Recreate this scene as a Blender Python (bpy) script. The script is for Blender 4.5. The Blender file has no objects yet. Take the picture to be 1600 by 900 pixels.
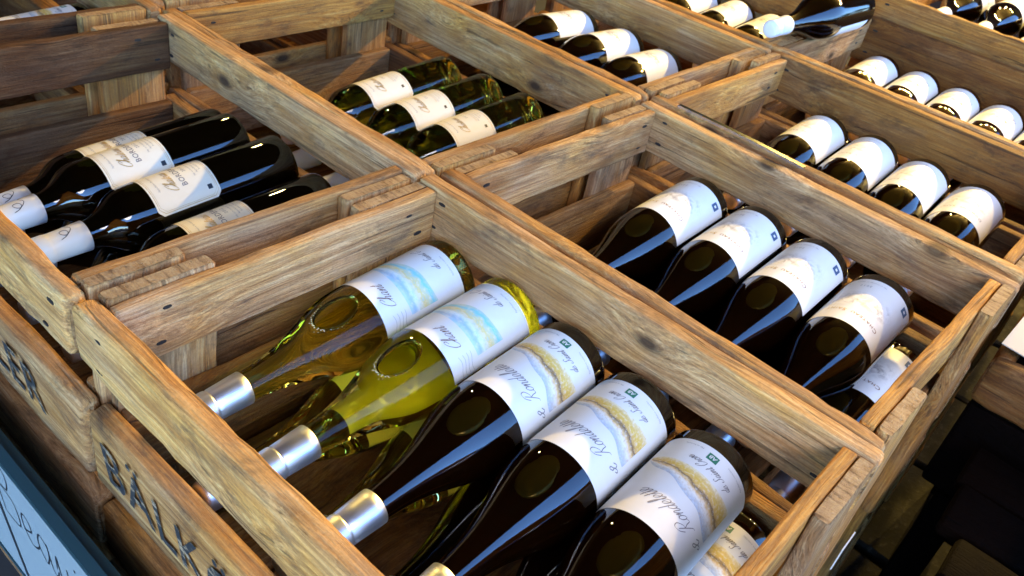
import bpy, bmesh, math, random
from mathutils import Vector, Matrix, noise as mn

SC = bpy.context.scene
COL = SC.collection
S = 0.01                      # all lengths below are in centimetres
PI = math.pi
RNG = random.Random(11)

# ------------------------------------------------------------------ camera
cam_d = bpy.data.cameras.new("camera")
cam = bpy.data.objects.new("camera", cam_d)
COL.objects.link(cam)
RC = ((0.6506622, -0.73958708, 0.17219077), (-0.34618777, -0.4907242, -0.79958976), (0.67586443, 0.46065249, -0.57533169))
right, up, back = Vector(RC[0]), -Vector(RC[1]), -Vector(RC[2])
m = Matrix((right, up, back)).transposed().to_4x4()
m.translation = Vector((0, 0, 43.5 * S))
cam.matrix_world = m
cam_d.sensor_width = 36.0
cam_d.lens = 1350 * 36 / 1600
cam_d.clip_start = 0.01
cam_d.clip_end = 500
cam_d.dof.use_dof = True
cam_d.dof.focus_distance = 0.72
cam_d.dof.aperture_fstop = 18.0
SC.camera = cam

# ------------------------------------------------------------------ sky, sun, lamps, exposure
world = bpy.data.worlds.new("World")
SC.world = world
world.use_nodes = True
wn = world.node_tree.nodes
wl = world.node_tree.links
bg = wn["Background"]
sky = wn.new("ShaderNodeTexSky")
sky.sky_type = 'NISHITA'
sky.sun_disc = False
SUN_EL, SUN_AZ = math.radians(40), math.radians(230)    # azimuth of the sun, counter-clockwise from +x
sky.sun_elevation = SUN_EL
sky.sun_rotation = PI / 2 - SUN_AZ
sky.ozone_density = 6.0
sky.dust_density = 0.0
sky.air_density = 1.0
deep = wn.new("ShaderNodeMix")          # a deeper, cleaner blue than the default air
deep.data_type = 'RGBA'
deep.blend_type = 'MULTIPLY'
deep.inputs[0].default_value = 1.0
deep.inputs[7].default_value = (0.80, 0.96, 1.12, 1)
wl.new(sky.outputs[0], deep.inputs[6])
wl.new(deep.outputs[2], bg.inputs[0])
bg.inputs[1].default_value = 0.15

sun_d = bpy.data.lights.new("sun", 'SUN')
sun_d.energy = 0.30
sun_d.angle = math.radians(24)
sun_d.color = (1.0, 0.88, 0.72)
sun = bpy.data.objects.new("sun", sun_d)
COL.objects.link(sun)
sdir = Vector((math.cos(SUN_EL) * math.cos(SUN_AZ), math.cos(SUN_EL) * math.sin(SUN_AZ), math.sin(SUN_EL)))
sun.rotation_euler = sdir.to_track_quat('Z', 'Y').to_euler()

def lamp(x, y, z, watts, aim, rad=2.6, col=(1.0, 0.69, 0.17)):
    """shaded stall lamp hanging under the roof"""
    d = bpy.data.lights.new("stall_lamp", 'SPOT')
    d.energy = watts
    d.shadow_soft_size = rad * S
    d.color = col
    d.spot_size = math.radians(150)
    d.spot_blend = 0.4
    o = bpy.data.objects.new("stall_lamp", d)
    o.location = (x * S, y * S, z * S)
    o.rotation_euler = (Vector((x, y, z)) - Vector(aim)).to_track_quat('Z', 'Y').to_euler()
    COL.objects.link(o)
    return o
for ly, lw in ((-34, 18), (16, 24), (66, 20), (116, 16)):        # a string of bulbs at the back of the stall
    lamp(384, ly, 142, lw * 1.55, (60, ly * 0.6 + 15, -10))
lamp(130, 190, 95, 4, (60, 90, -10))

SC.view_settings.view_transform = 'Standard'
SC.view_settings.look = 'None'
SC.view_settings.exposure = 3.08
SC.view_settings.gamma = 1.0
SC.cycles.max_bounces = 14
SC.cycles.transmission_bounces = 10
SC.cycles.glossy_bounces = 5
SC.cycles.diffuse_bounces = 4
SC.cycles.sample_clamp_indirect = 4.0
SC.cycles.blur_glossy = 0.6
SC.cycles.use_denoising = True

# ------------------------------------------------------------------ material helpers
class NT:
    def __init__(self, name):
        self.m = bpy.data.materials.new(name)
        self.m.use_nodes = True
        self.t = self.m.node_tree
        self.b = self.t.nodes["Principled BSDF"]
    def n(self, typ, **kw):
        nd = self.t.nodes.new(typ)
        for k, v in kw.items():
            setattr(nd, k, v)
        return nd
    def l(self, a, b):
        self.t.links.new(a, b)
    def val(self, sock, v):
        if hasattr(v, "is_output"):
            self.l(v, sock)
        else:
            sock.default_value = v
    def math(self, op, a, b=0.0, c=0.0):
        nd = self.n("ShaderNodeMath", operation=op)
        for i, v in enumerate((a, b, c)):
            self.val(nd.inputs[i], v)
        return nd.outputs[0]
    def mix(self, f, a, b, blend='MIX'):
        nd = self.n("ShaderNodeMix", data_type='RGBA', blend_type=blend)
        self.val(nd.inputs[0], f)
        self.val(nd.inputs[6], a if hasattr(a, "is_output") else (*a, 1))
        self.val(nd.inputs[7], b if hasattr(b, "is_output") else (*b, 1))
        return nd.outputs[2]
    def noise(self, vec, scale=1.0, detail=2.0, rough=0.5, dist=0.0):
        nd = self.n("ShaderNodeTexNoise")
        self.l(vec, nd.inputs["Vector"])
        nd.inputs["Scale"].default_value = scale
        nd.inputs["Detail"].default_value = detail
        nd.inputs["Roughness"].default_value = rough
        nd.inputs["Distortion"].default_value = dist
        return nd.outputs[0]
    def ramp(self, f, stops, interp='LINEAR'):
        nd = self.n("ShaderNodeValToRGB")
        self.val(nd.inputs[0], f)
        cr = nd.color_ramp
        cr.interpolation = interp
        while len(cr.elements) > 1:
            cr.elements.remove(cr.elements[-1])
        for i, (p, c) in enumerate(stops):
            e = cr.elements[0] if i == 0 else cr.elements.new(p)
            e.position = p
            e.color = (*c, 1) if len(c) == 3 else c
        return nd.outputs[0]
    def grey(self, f, lo, hi):
        nd = self.n("ShaderNodeMapRange")
        self.val(nd.inputs[0], f)
        nd.inputs[1].default_value = lo
        nd.inputs[2].default_value = hi
        return nd.outputs[0]
    def vmul(self, v, s):
        nd = self.n("ShaderNodeVectorMath", operation='MULTIPLY')
        self.val(nd.inputs[0], v)
        nd.inputs[1].default_value = s
        return nd.outputs[0]
    def vadd(self, a, b):
        nd = self.n("ShaderNodeVectorMath", operation='ADD')
        self.val(nd.inputs[0], a)
        self.val(nd.inputs[1], b)
        return nd.outputs[0]
    def objattr(self, name):
        nd = self.n("ShaderNodeAttribute", attribute_type='OBJECT', attribute_name=name)
        return nd.outputs["Fac"]

def plain(name, col, rough=0.5, metal=0.0, spec=0.5):
    k = NT(name)
    k.b.inputs["Base Color"].default_value = (*col, 1)
    k.b.inputs["Roughness"].default_value = rough
    k.b.inputs["Metallic"].default_value = metal
    k.b.inputs["Specular IOR Level"].default_value = spec
    return k.m

def wood(name, shade_tint=1.0):
    """weathered crate board; grain runs along the board's own x axis"""
    k = NT(name)
    tc = k.n("ShaderNodeTexCoord")
    oi = k.n("ShaderNodeObjectInfo")
    seed = k.n("ShaderNodeCombineXYZ")
    k.l(k.math('MULTIPLY', oi.outputs["Random"], 37.0), seed.inputs[0])
    k.l(k.math('MULTIPLY', oi.outputs["Random"], 91.0), seed.inputs[1])
    k.l(k.math('MULTIPLY', oi.outputs["Random"], 53.0), seed.inputs[2])
    p = tc.outputs["Object"]
    ps = k.vadd(p, seed.outputs[0])
    sep = k.n("ShaderNodeSeparateXYZ")
    k.l(p, sep.inputs[0])
    # knots: sparse points, the grain bends round them
    vk = k.n("ShaderNodeTexVoronoi", voronoi_dimensions='2D')
    sp2 = k.n("ShaderNodeSeparateXYZ")
    k.l(k.vmul(ps, (5.0, 3.0, 10.0)), sp2.inputs[0])
    cb2 = k.n("ShaderNodeCombineXYZ")
    k.l(sp2.outputs[0], cb2.inputs[0])
    k.l(sp2.outputs[2], cb2.inputs[1])
    k.l(cb2.outputs[0], vk.inputs["Vector"])
    vk.inputs["Scale"].default_value = 1.0
    kd = vk.outputs["Distance"]
    near = k.grey(kd, 0.42, 0.0)
    warp = k.math('MULTIPLY', k.math('POWER', near, 2.0), 0.016)
    wav = k.math('MULTIPLY', k.math('SUBTRACT', k.noise(k.vmul(ps, (5, 9, 9)), 1.0, 2), 0.5), 0.007)
    off = k.n("ShaderNodeCombineXYZ")
    tot = k.math('ADD', warp, wav)
    k.l(tot, off.inputs[1])
    k.l(tot, off.inputs[2])
    pw = k.vadd(ps, off.outputs[0])
    fib = k.noise(k.vmul(pw, (22, 620, 620)), 1.0, 3, 0.65)
    ring = k.noise(k.vmul(pw, (3.2, 230, 230)), 1.0, 5, 0.7)
    blot = k.noise(k.vmul(ps, (9, 16, 16)), 1.0, 3, 0.6, 0.6)
    blot2 = k.noise(k.vmul(ps, (5, 14, 14)), 1.7, 4, 0.65, 0.4)
    tone = k.objattr("tone")
    dark = k.objattr("age_shade")
    grey_w = k.ramp(ring, [(0.28, (0.25, 0.125, 0.052)), (0.42, (0.49, 0.267, 0.122)), (0.54, (0.66, 0.390, 0.186)), (0.68, (0.81, 0.540, 0.296))])
    hon_w = k.ramp(ring, [(0.28, (0.36, 0.135, 0.020)), (0.42, (0.59, 0.242, 0.043)), (0.56, (0.75, 0.352, 0.071)), (0.70, (0.83, 0.49, 0.140))])
    tb = k.math('ADD', tone, k.math('MULTIPLY', k.math('SUBTRACT', blot, 0.5), 1.9))
    cl = k.n("ShaderNodeClamp")
    k.l(tb, cl.inputs[0])
    c = k.mix(cl.outputs[0], grey_w, hon_w)
    # rusty orange rubbed patches and dark grime
    org = k.grey(blot2, 0.54, 0.68)
    c = k.mix(k.math('MULTIPLY', org, 0.7), c, (0.42, 0.16, 0.035))
    grime = k.grey(k.noise(k.vmul(ps, (11, 30, 30)), 1.3, 5, 0.72, 0.5), 0.53, 0.70)
    c = k.mix(k.math('MULTIPLY', grime, 0.68), c, (0.075, 0.048, 0.034))
    drift = k.grey(k.noise(k.vmul(ps, (3.2, 9, 11)), 1.0, 3, 0.6, 0.3), 0.38, 0.58)
    c = k.mix(k.math('MULTIPLY', k.math('SUBTRACT', 1.0, drift), 0.62), c, k.mix(1.0, c, (0.42, 0.33, 0.28), 'MULTIPLY'))
    fine = k.grey(fib, 0.40, 0.56)
    c = k.mix(k.math('MULTIPLY', k.math('SUBTRACT', 1.0, fine), 0.34), c, (0.12, 0.070, 0.040))
    saw = k.grey(k.noise(k.vmul(ps, (330, 420, 420)), 1.0, 3, 0.7), 0.35, 0.65)
    c = k.mix(k.math('MULTIPLY', k.math('SUBTRACT', 1.0, saw), 0.20), c, (0.10, 0.055, 0.028))
    crack = k.grey(k.noise(k.vmul(pw, (3.2, 160, 160)), 1.0, 2, 0.5), 0.36, 0.30)
    c = k.mix(k.math('MULTIPLY', crack, 0.55), c, (0.035, 0.022, 0.014))
    geo = k.n("ShaderNodeNewGeometry")
    worn = k.math('MULTIPLY', k.grey(geo.outputs["Pointiness"], 0.53, 0.62), k.grey(blot, 0.35, 0.6))
    c = k.mix(k.math('MULTIPLY', worn, 0.7), c, (0.76, 0.52, 0.20))
    kn = k.grey(kd, 0.10, 0.035)
    gate = k.grey(vk.outputs["Color"], 0.56, 0.66)
    kn = k.math('MULTIPLY', kn, gate)
    c = k.mix(k.math('MULTIPLY', kn, 0.9), c, (0.050, 0.026, 0.014))
    # age: how weathered dark this board is; lower tiers and floors add painted shade
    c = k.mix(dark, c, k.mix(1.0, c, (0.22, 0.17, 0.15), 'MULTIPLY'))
    # sawn ends: mottled end grain
    ns = k.n("ShaderNodeSeparateXYZ")
    k.l(tc.outputs["Normal"], ns.inputs[0])
    endf = k.grey(k.math('ABSOLUTE', ns.outputs[0]), 0.7, 0.85)
    eg = k.math('ADD', k.math('MULTIPLY', k.noise(k.vmul(ps, (10, 45, 260)), 1.0, 3, 0.6, 0.3), 0.5), k.math('MULTIPLY', k.noise(k.vmul(ps, (30, 60, 40)), 1.0, 5, 0.75), 0.5))
    egc = k.ramp(eg, [(0.38, (0.09, 0.048, 0.022)), (0.47, (0.30, 0.175, 0.078)), (0.62, (0.48, 0.31, 0.14))])
    c = k.mix(k.math('MULTIPLY', endf, 0.75), c, egc)
    if shade_tint < 1.0:
        c = k.mix(1.0, c, (shade_tint, shade_tint * 0.72, shade_tint * 0.6), 'MULTIPLY')  # reddish brown tint with deep shade multiplied into the colour
    k.l(c, k.b.inputs["Base Color"])
    k.b.inputs["Roughness"].default_value = 0.72
    k.b.inputs["Specular IOR Level"].default_value = 0.16 if shade_tint == 1.0 else 0.04
    h = k.math('ADD', k.math('MULTIPLY', fine, 0.55), k.math('MULTIPLY', ring, 0.7))
    h = k.math('SUBTRACT', h, k.math('MULTIPLY', crack, 1.2))
    h = k.math('ADD', k.math('ADD', h, k.math('MULTIPLY', saw, 0.35)), k.math('MULTIPLY', eg, k.math('MULTIPLY', endf, 0.5)))
    bp = k.n("ShaderNodeBump")
    bp.inputs["Strength"].default_value = 0.75
    bp.inputs["Distance"].default_value = 0.0010
    k.l(h, bp.inputs["Height"])
    k.l(bp.outputs[0], k.b.inputs["Normal"])
    return k.m

def worn_paint(name):
    k = NT(name)
    tc = k.n("ShaderNodeTexCoord")
    nz = k.noise(k.vmul(tc.outputs["Object"], (60, 60, 160)), 1.0, 5, 0.7)
    k.l(k.mix(k.grey(nz, 0.52, 0.60), (0.014, 0.012, 0.011), (0.30, 0.20, 0.11)), k.b.inputs["Base Color"])
    k.b.inputs["Roughness"].default_value = 0.8
    return k.m

def glass(name, col, ior=1.42, rough=0.0, spec=0.5):
    k = NT(name)
    b = k.b
    b.inputs["Base Color"].default_value = (*col, 1)
    b.inputs["Transmission Weight"].default_value = 1.0
    b.inputs["Specular IOR Level"].default_value = spec
    b.inputs["IOR"].default_value = ior
    b.inputs["Roughness"].default_value = rough
    return k.m

def paper(name, col, fleck=0.03):
    k = NT(name)
    tc = k.n("ShaderNodeTexCoord")
    nz = k.noise(k.vmul(tc.outputs["Object"], (90, 90, 90)), 1.0, 4, 0.6)
    c = k.mix(k.grey(nz, 0.35, 0.7), tuple(x * (1 - fleck) for x in col), col)
    k.l(c, k.b.inputs["Base Color"])
    k.b.inputs["Roughness"].default_value = 0.42
    k.b.inputs["Specular IOR Level"].default_value = 0.3
    bp = k.n("ShaderNodeBump")
    bp.inputs["Strength"].default_value = 0.12
    bp.inputs["Distance"].default_value = 0.0005
    k.l(k.noise(k.vmul(tc.outputs["Object"], (400, 400, 400)), 1.0, 2), bp.inputs["Height"])
    k.l(bp.outputs[0], k.b.inputs["Normal"])
    return k.m

def foil(name, col, metal, rough):
    k = NT(name)
    tc = k.n("ShaderNodeTexCoord")
    k.b.inputs["Base Color"].default_value = (*col, 1)
    k.b.inputs["Metallic"].default_value = metal
    nz = k.noise(k.vmul(tc.outputs["Object"], (30, 160, 160)), 1.0, 3)
    k.l(k.math('ADD', k.math('MULTIPLY', nz, 0.16), rough - 0.08), k.b.inputs["Roughness"])
    bp = k.n("ShaderNodeBump")
    bp.inputs["Strength"].default_value = 0.15
    bp.inputs["Distance"].default_value = 0.0016
    k.l(nz, bp.inputs["Height"])
    k.l(bp.outputs[0], k.b.inputs["Normal"])
    return k.m

def picture(name, stops, base, us, vs, amp, fleck, fade=0.0):
    """printed watercolour on UV: colour bands across v, broken up by noise"""
    k = NT(name)
    uv = k.n("ShaderNodeUVMap").outputs[0]
    n1 = k.noise(k.vmul(uv, (us, vs, 1)), 1.0, 4, 0.62, 0.8)
    n2 = k.noise(k.vmul(uv, (us * 4, vs * 3, 1)), 1.3, 3, 0.6, 0.3)
    sp = k.n("ShaderNodeSeparateXYZ")
    k.l(uv, sp.inputs[0])
    v = k.math('ADD', k.math('SUBTRACT', 1.0, sp.outputs[1]), k.math('MULTIPLY', k.math('SUBTRACT', n1, 0.5), amp))
    c = k.ramp(v, stops)
    c = k.mix(k.math('MULTIPLY', k.grey(n2, 0.5, 0.72), 0.55), c, fleck)
    c = k.mix(k.math('MULTIPLY', k.grey(n2, 0.48, 0.28), 0.6), c, base)
    if fade:
        ex = k.math('MULTIPLY', k.grey(sp.outputs[0], 0.0, 0.25), k.grey(sp.outputs[0], 1.0, 0.75))
        ey = k.math('MULTIPLY', k.grey(sp.outputs[1], 0.0, 0.3), k.grey(sp.outputs[1], 1.0, 0.7))
        f = k.math('MULTIPLY', k.math('MULTIPLY', ex, ey), fade)
        f = k.math('MULTIPLY', f, k.grey(n1, 0.42, 0.60))
        c = k.mix(f, base, c)
    k.l(c, k.b.inputs["Base Color"])
    k.b.inputs["Roughness"].default_value = 0.45
    k.b.inputs["Specular IOR Level"].default_value = 0.3
    return k.m

WHITE = (0.72, 0.685, 0.63)
CREAM = (0.75, 0.665, 0.49)
M = dict(
    wood=wood("weathered_crate_wood"),
    nail=plain("rusty_nail", (0.025, 0.018, 0.014), 0.6, 0.4),
    stencil=worn_paint("black_stencil_paint"),
    dark_wood=wood("shade_darkened_wood", 0.02),  # near-black copy of the wood, lower right shade put into its colour
    white_glass=glass("pale_wine_glass", (0.98, 0.93, 0.27), 1.26, spec=1.0),
    red_glass=glass("dark_brown_glass", (0.30, 0.19, 0.05), 1.62),
    green_glass=glass("olive_green_glass", (0.42, 0.45, 0.06), 1.45),
    black_glass=glass("black_green_glass", (0.14, 0.17, 0.05), 1.62),
    rose_glass=glass("maroon_glass", (0.22, 0.07, 0.04), 1.62),
    wine=plain("dark_red_wine", (0.028, 0.011, 0.006), 0.5, 0.0, 0.0),
    rose_wine=plain("maroon_wine", (0.07, 0.012, 0.008), 0.5, 0.0, 0.0),
    rose_bubble=plain("maroon_bubble_wall", (0.10, 0.02, 0.012), 0.2, 0.0, 0.5),
    bubble_wall=plain("olive_bubble_wall", (0.085, 0.075, 0.020), 0.12, 0.0, 0.5),
    froth=plain("pale_froth", (0.62, 0.56, 0.30), 0.3),
    silver=foil("silver_foil", (0.86, 0.86, 0.87), 1.0, 0.40),
    cap_cream=foil("cream_foil", (0.56, 0.55, 0.52), 0.0, 0.38),
    cap_white=foil("white_foil", (0.60, 0.60, 0.60), 0.0, 0.35),
    label=paper("white_label_paper", WHITE),
    cream=paper("cream_label_paper", CREAM),
    ink=plain("grey_ink", (0.20, 0.17, 0.16), 0.6),
    ink_light=plain("pale_grey_ink", (0.26, 0.24, 0.23), 0.6),
    ink_brown=plain("brown_ink", (0.20, 0.10, 0.06), 0.6),
    ink_gold=plain("gold_ink", (0.55, 0.36, 0.10), 0.35, 0.5),
    ink_yellow=plain("yellow_ink", (0.72, 0.50, 0.08), 0.4),
    ink_green=plain("green_ink", (0.03, 0.16, 0.09), 0.5),
    ink_blue=plain("dark_blue_ink", (0.05, 0.09, 0.16), 0.5),
    ink_black=plain("black_ink", (0.012, 0.012, 0.014), 0.5),
    ochre_art=picture("ochre_watercolour", [(0.0, (0.40, 0.46, 0.56)), (0.14, (0.50, 0.52, 0.54)), (0.26, (0.72, 0.68, 0.62)), (0.38, (0.70, 0.48, 0.22)),
        (0.50, (0.16, 0.10, 0.06)), (0.56, (0.60, 0.38, 0.12)), (0.72, (0.66, 0.44, 0.08)), (0.86, (0.68, 0.50, 0.20)), (1.0, (0.74, 0.66, 0.44))],
        WHITE, 6, 2.6, 0.34, (0.50, 0.30, 0.08)),
    blue_art=picture("blue_watercolour", [(0.0, (0.48, 0.62, 0.68)), (0.18, (0.36, 0.48, 0.58)), (0.30, (0.66, 0.72, 0.70)), (0.42, (0.66, 0.62, 0.42)),
        (0.56, (0.70, 0.55, 0.20)), (0.70, (0.60, 0.58, 0.34)), (0.82, (0.22, 0.55, 0.56)), (1.0, (0.52, 0.58, 0.44))],
        WHITE, 2.6, 1.8, 0.6, (0.28, 0.52, 0.60)),
    engraving=picture("grey_engraving", [(0.0, (0.40, 0.36, 0.33)), (0.5, (0.30, 0.27, 0.25)), (1.0, (0.44, 0.40, 0.36))], WHITE, 7, 3, 0.4, (0.30, 0.28, 0.27), 0.9),
    rose_engraving=picture("pink_engraving", [(0.0, (0.48, 0.32, 0.26)), (0.5, (0.40, 0.26, 0.22)), (1.0, (0.52, 0.40, 0.34))], WHITE, 6, 3, 0.4, (0.45, 0.30, 0.27), 0.8),
    house_art=picture("brown_house_drawing", [(0.0, (0.20, 0.12, 0.09)), (0.5, (0.45, 0.26, 0.15)), (1.0, (0.55, 0.38, 0.26))], WHITE, 5, 2, 0.5, (0.22, 0.13, 0.10), 1.0),
)

# ------------------------------------------------------------------ mesh helpers
def link(name, me, mat, parent=None):
    o = bpy.data.objects.new(name, me)
    COL.objects.link(o)
    if mat is not None and not me.materials:
        me.materials.append(mat)
    if parent is not None:
        o.parent = parent
    return o

def mesh(name, vs, fs, smooth=False, scale=S):
    me = bpy.data.meshes.new(name)
    me.from_pydata([(x * scale, y * scale, z * scale) for x, y, z in vs], [], fs)
    if smooth:
        me.polygons.foreach_set("use_smooth", [True] * len(me.polygons))
    me.update()
    return me

def outward(me, flip=False):
    bm = bmesh.new()
    bm.from_mesh(me)
    bmesh.ops.recalc_face_normals(bm, faces=bm.faces)
    if flip:
        bmesh.ops.reverse_faces(bm, faces=bm.faces)
    bm.to_mesh(me)
    bm.free()
    return me

def empty(name, loc, rz=0.0, label=None, cat=None, group=None):
    o = bpy.data.objects.new(name, None)
    o.empty_display_size = 0.05
    COL.objects.link(o)
    o.location = [c * S for c in loc]
    o.rotation_euler = (0, 0, rz)
    if label: o["label"] = label
    if cat: o["category"] = cat
    if group: o["group"] = group
    return o

def tag(o, label=None, cat=None, group=None, kind=None):
    if label: o["label"] = label
    if cat: o["category"] = cat
    if group: o["group"] = group
    if kind: o["kind"] = kind
    return o

def board_mesh(L, T, Hh, seed, wear=0.18, rad=0.32, rings=26, ends=(0.5, 0.5)):
    """sawn board: length L along x, thickness T along y, height Hh along z; worn edges, slightly wavy, nicked"""
    prof = []
    hy, hz = T / 2, Hh / 2
    r = min(rad, hy * 0.8)
    for cx, cz, a0 in ((hy - r, hz - r, 0), (-hy + r, hz - r, 90), (-hy + r, -hz + r, 180), (hy - r, -hz + r, 270)):
        for i in range(4):
            a = math.radians(a0 + i * 30)
            prof.append((cx + r * math.cos(a), cz + r * math.sin(a)))
        if a0 in (90, 270):
            sg = -1 if a0 == 90 else 1
            for f in (0.5, 0.0, -0.5):
                prof.append((sg * hy, (hz - r) * f * (1 if a0 == 90 else -1)))
    n = len(prof)
    off = Vector((seed * 7.31, seed * 3.17, seed * 1.73))
    xs = []
    e = 0.5
    for i in range(rings + 1):
        t = i / rings
        xs.append(-L / 2 + e + (L - 2 * e) * t)
    xs = [-L / 2, -L / 2 + 0.18] + xs + [L / 2 - 0.18, L / 2]
    vs = []
    for i, x in enumerate(xs):
        de = min(x + L / 2, L / 2 - x)
        er = ends[0] if x < 0 else ends[1]
        sh = max(0.0, 1 - de / max(er, 1e-3))
        ins = er * (1 - math.sqrt(max(0.0, 1 - sh * sh)))
        bow = 0.06 * mn.noise(Vector((x * 0.05, 0, 0)) + off)
        for (y, z) in prof:
            q = Vector((x * 0.22, y * 0.6, z * 0.45)) + off
            d = mn.noise(q) * wear + mn.noise(q * 3.1) * wear * 0.45
            corner = (abs(y) > hy - r * 1.1) and (abs(z) > hz - r * 1.1)
            if corner:
                d -= max(0.0, mn.noise(Vector((x * 0.35, z, y)) + off * 2) - 0.15) * wear * 3.0
            ky = (abs(y) - ins * 0.6) / max(abs(y), 1e-4) if abs(y) > 1e-4 else 1
            kz = (abs(z) - ins) / max(abs(z), 1e-4) if abs(z) > 1e-4 else 1
            ln = math.hypot(y / hy, z / hz) + 1e-6
            vs.append((x, y * max(ky, 0.2) + (y / hy) / ln * d + bow, z * max(kz, 0.2) + (z / hz) / ln * d * 1.2))
    fs = []
    R = len(xs)
    for i in range(R - 1):
        for j in range(n):
            a, b = i * n + j, i * n + (j + 1) % n
            fs.append((a, b, b + n, a + n))
    fs.append(tuple(range(n))[::-1][::-1])
    fs.append(tuple((R - 1) * n + j for j in range(n))[::-1])
    # orient outward
    fs = [f[::-1] for f in fs]
    me = mesh("board", vs, fs, True)
    for p in (me.polygons[len(me.polygons) - 1], me.polygons[len(me.polygons) - 2]):
        p.use_smooth = False
    return me

def put_board(name, parent, x0, x1, y0, y1, z0, z1, axis, seed, tone=0.5, age_shade=0.0, mat='wood', **kw):
    dims = (x1 - x0, y1 - y0, z1 - z0)
    if axis == 'x':
        me, rot = board_mesh(dims[0], dims[1], dims[2], seed, **kw), (0, 0, 0)
    elif axis == 'y':
        me, rot = board_mesh(dims[1], dims[0], dims[2], seed, **kw), (0, 0, PI / 2)
    else:
        me, rot = board_mesh(dims[2], dims[1], dims[0], seed, **kw), (0, -PI / 2, 0)
    o = link(name, me, M[mat], parent)
    o.location = ((x0 + x1) / 2 * S, (y0 + y1) / 2 * S, (z0 + z1) / 2 * S)
    o.rotation_euler = rot
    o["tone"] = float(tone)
    o["age_shade"] = float(age_shade)
    return o

def nail_mesh():
    n = 8
    vs = [(0, 0, 0.05)] + [(0.16 * math.cos(2 * PI * i / n) * (1 + 0.2 * (i % 2)), 0.13 * math.sin(2 * PI * i / n), 0.03) for i in range(n)] \
        + [(0.18 * math.cos(2 * PI * i / n), 0.15 * math.sin(2 * PI * i / n), -0.1) for i in range(n)]
    fs = [(0, 1 + i, 1 + (i + 1) % n) for i in range(n)] + [(1 + i, 1 + n + i, 1 + n + (i + 1) % n, 1 + (i + 1) % n) for i in range(n)]
    return mesh("nail", vs, fs)
NAIL = nail_mesh()

def nails(board, L, T, side, rng, hh):
    """nail heads on the face y = side*T/2 of a board (board-local)"""
    for sx in (-1, 1):
        for kz in (-0.25, 0.25):
            o = link("nail", NAIL, M['nail'], board)
            o.location = (sx * (L / 2 - rng.uniform(1.8, 4.5)) * S, side * (T / 2 + 0.02) * S, (kz * hh + rng.uniform(-.4, .4)) * S)
            o.rotation_euler = (-side * PI / 2, 0, 0)
            k = rng.uniform(1.1, 1.7)
            o.scale = (k * 2.0, k, 1)

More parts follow.
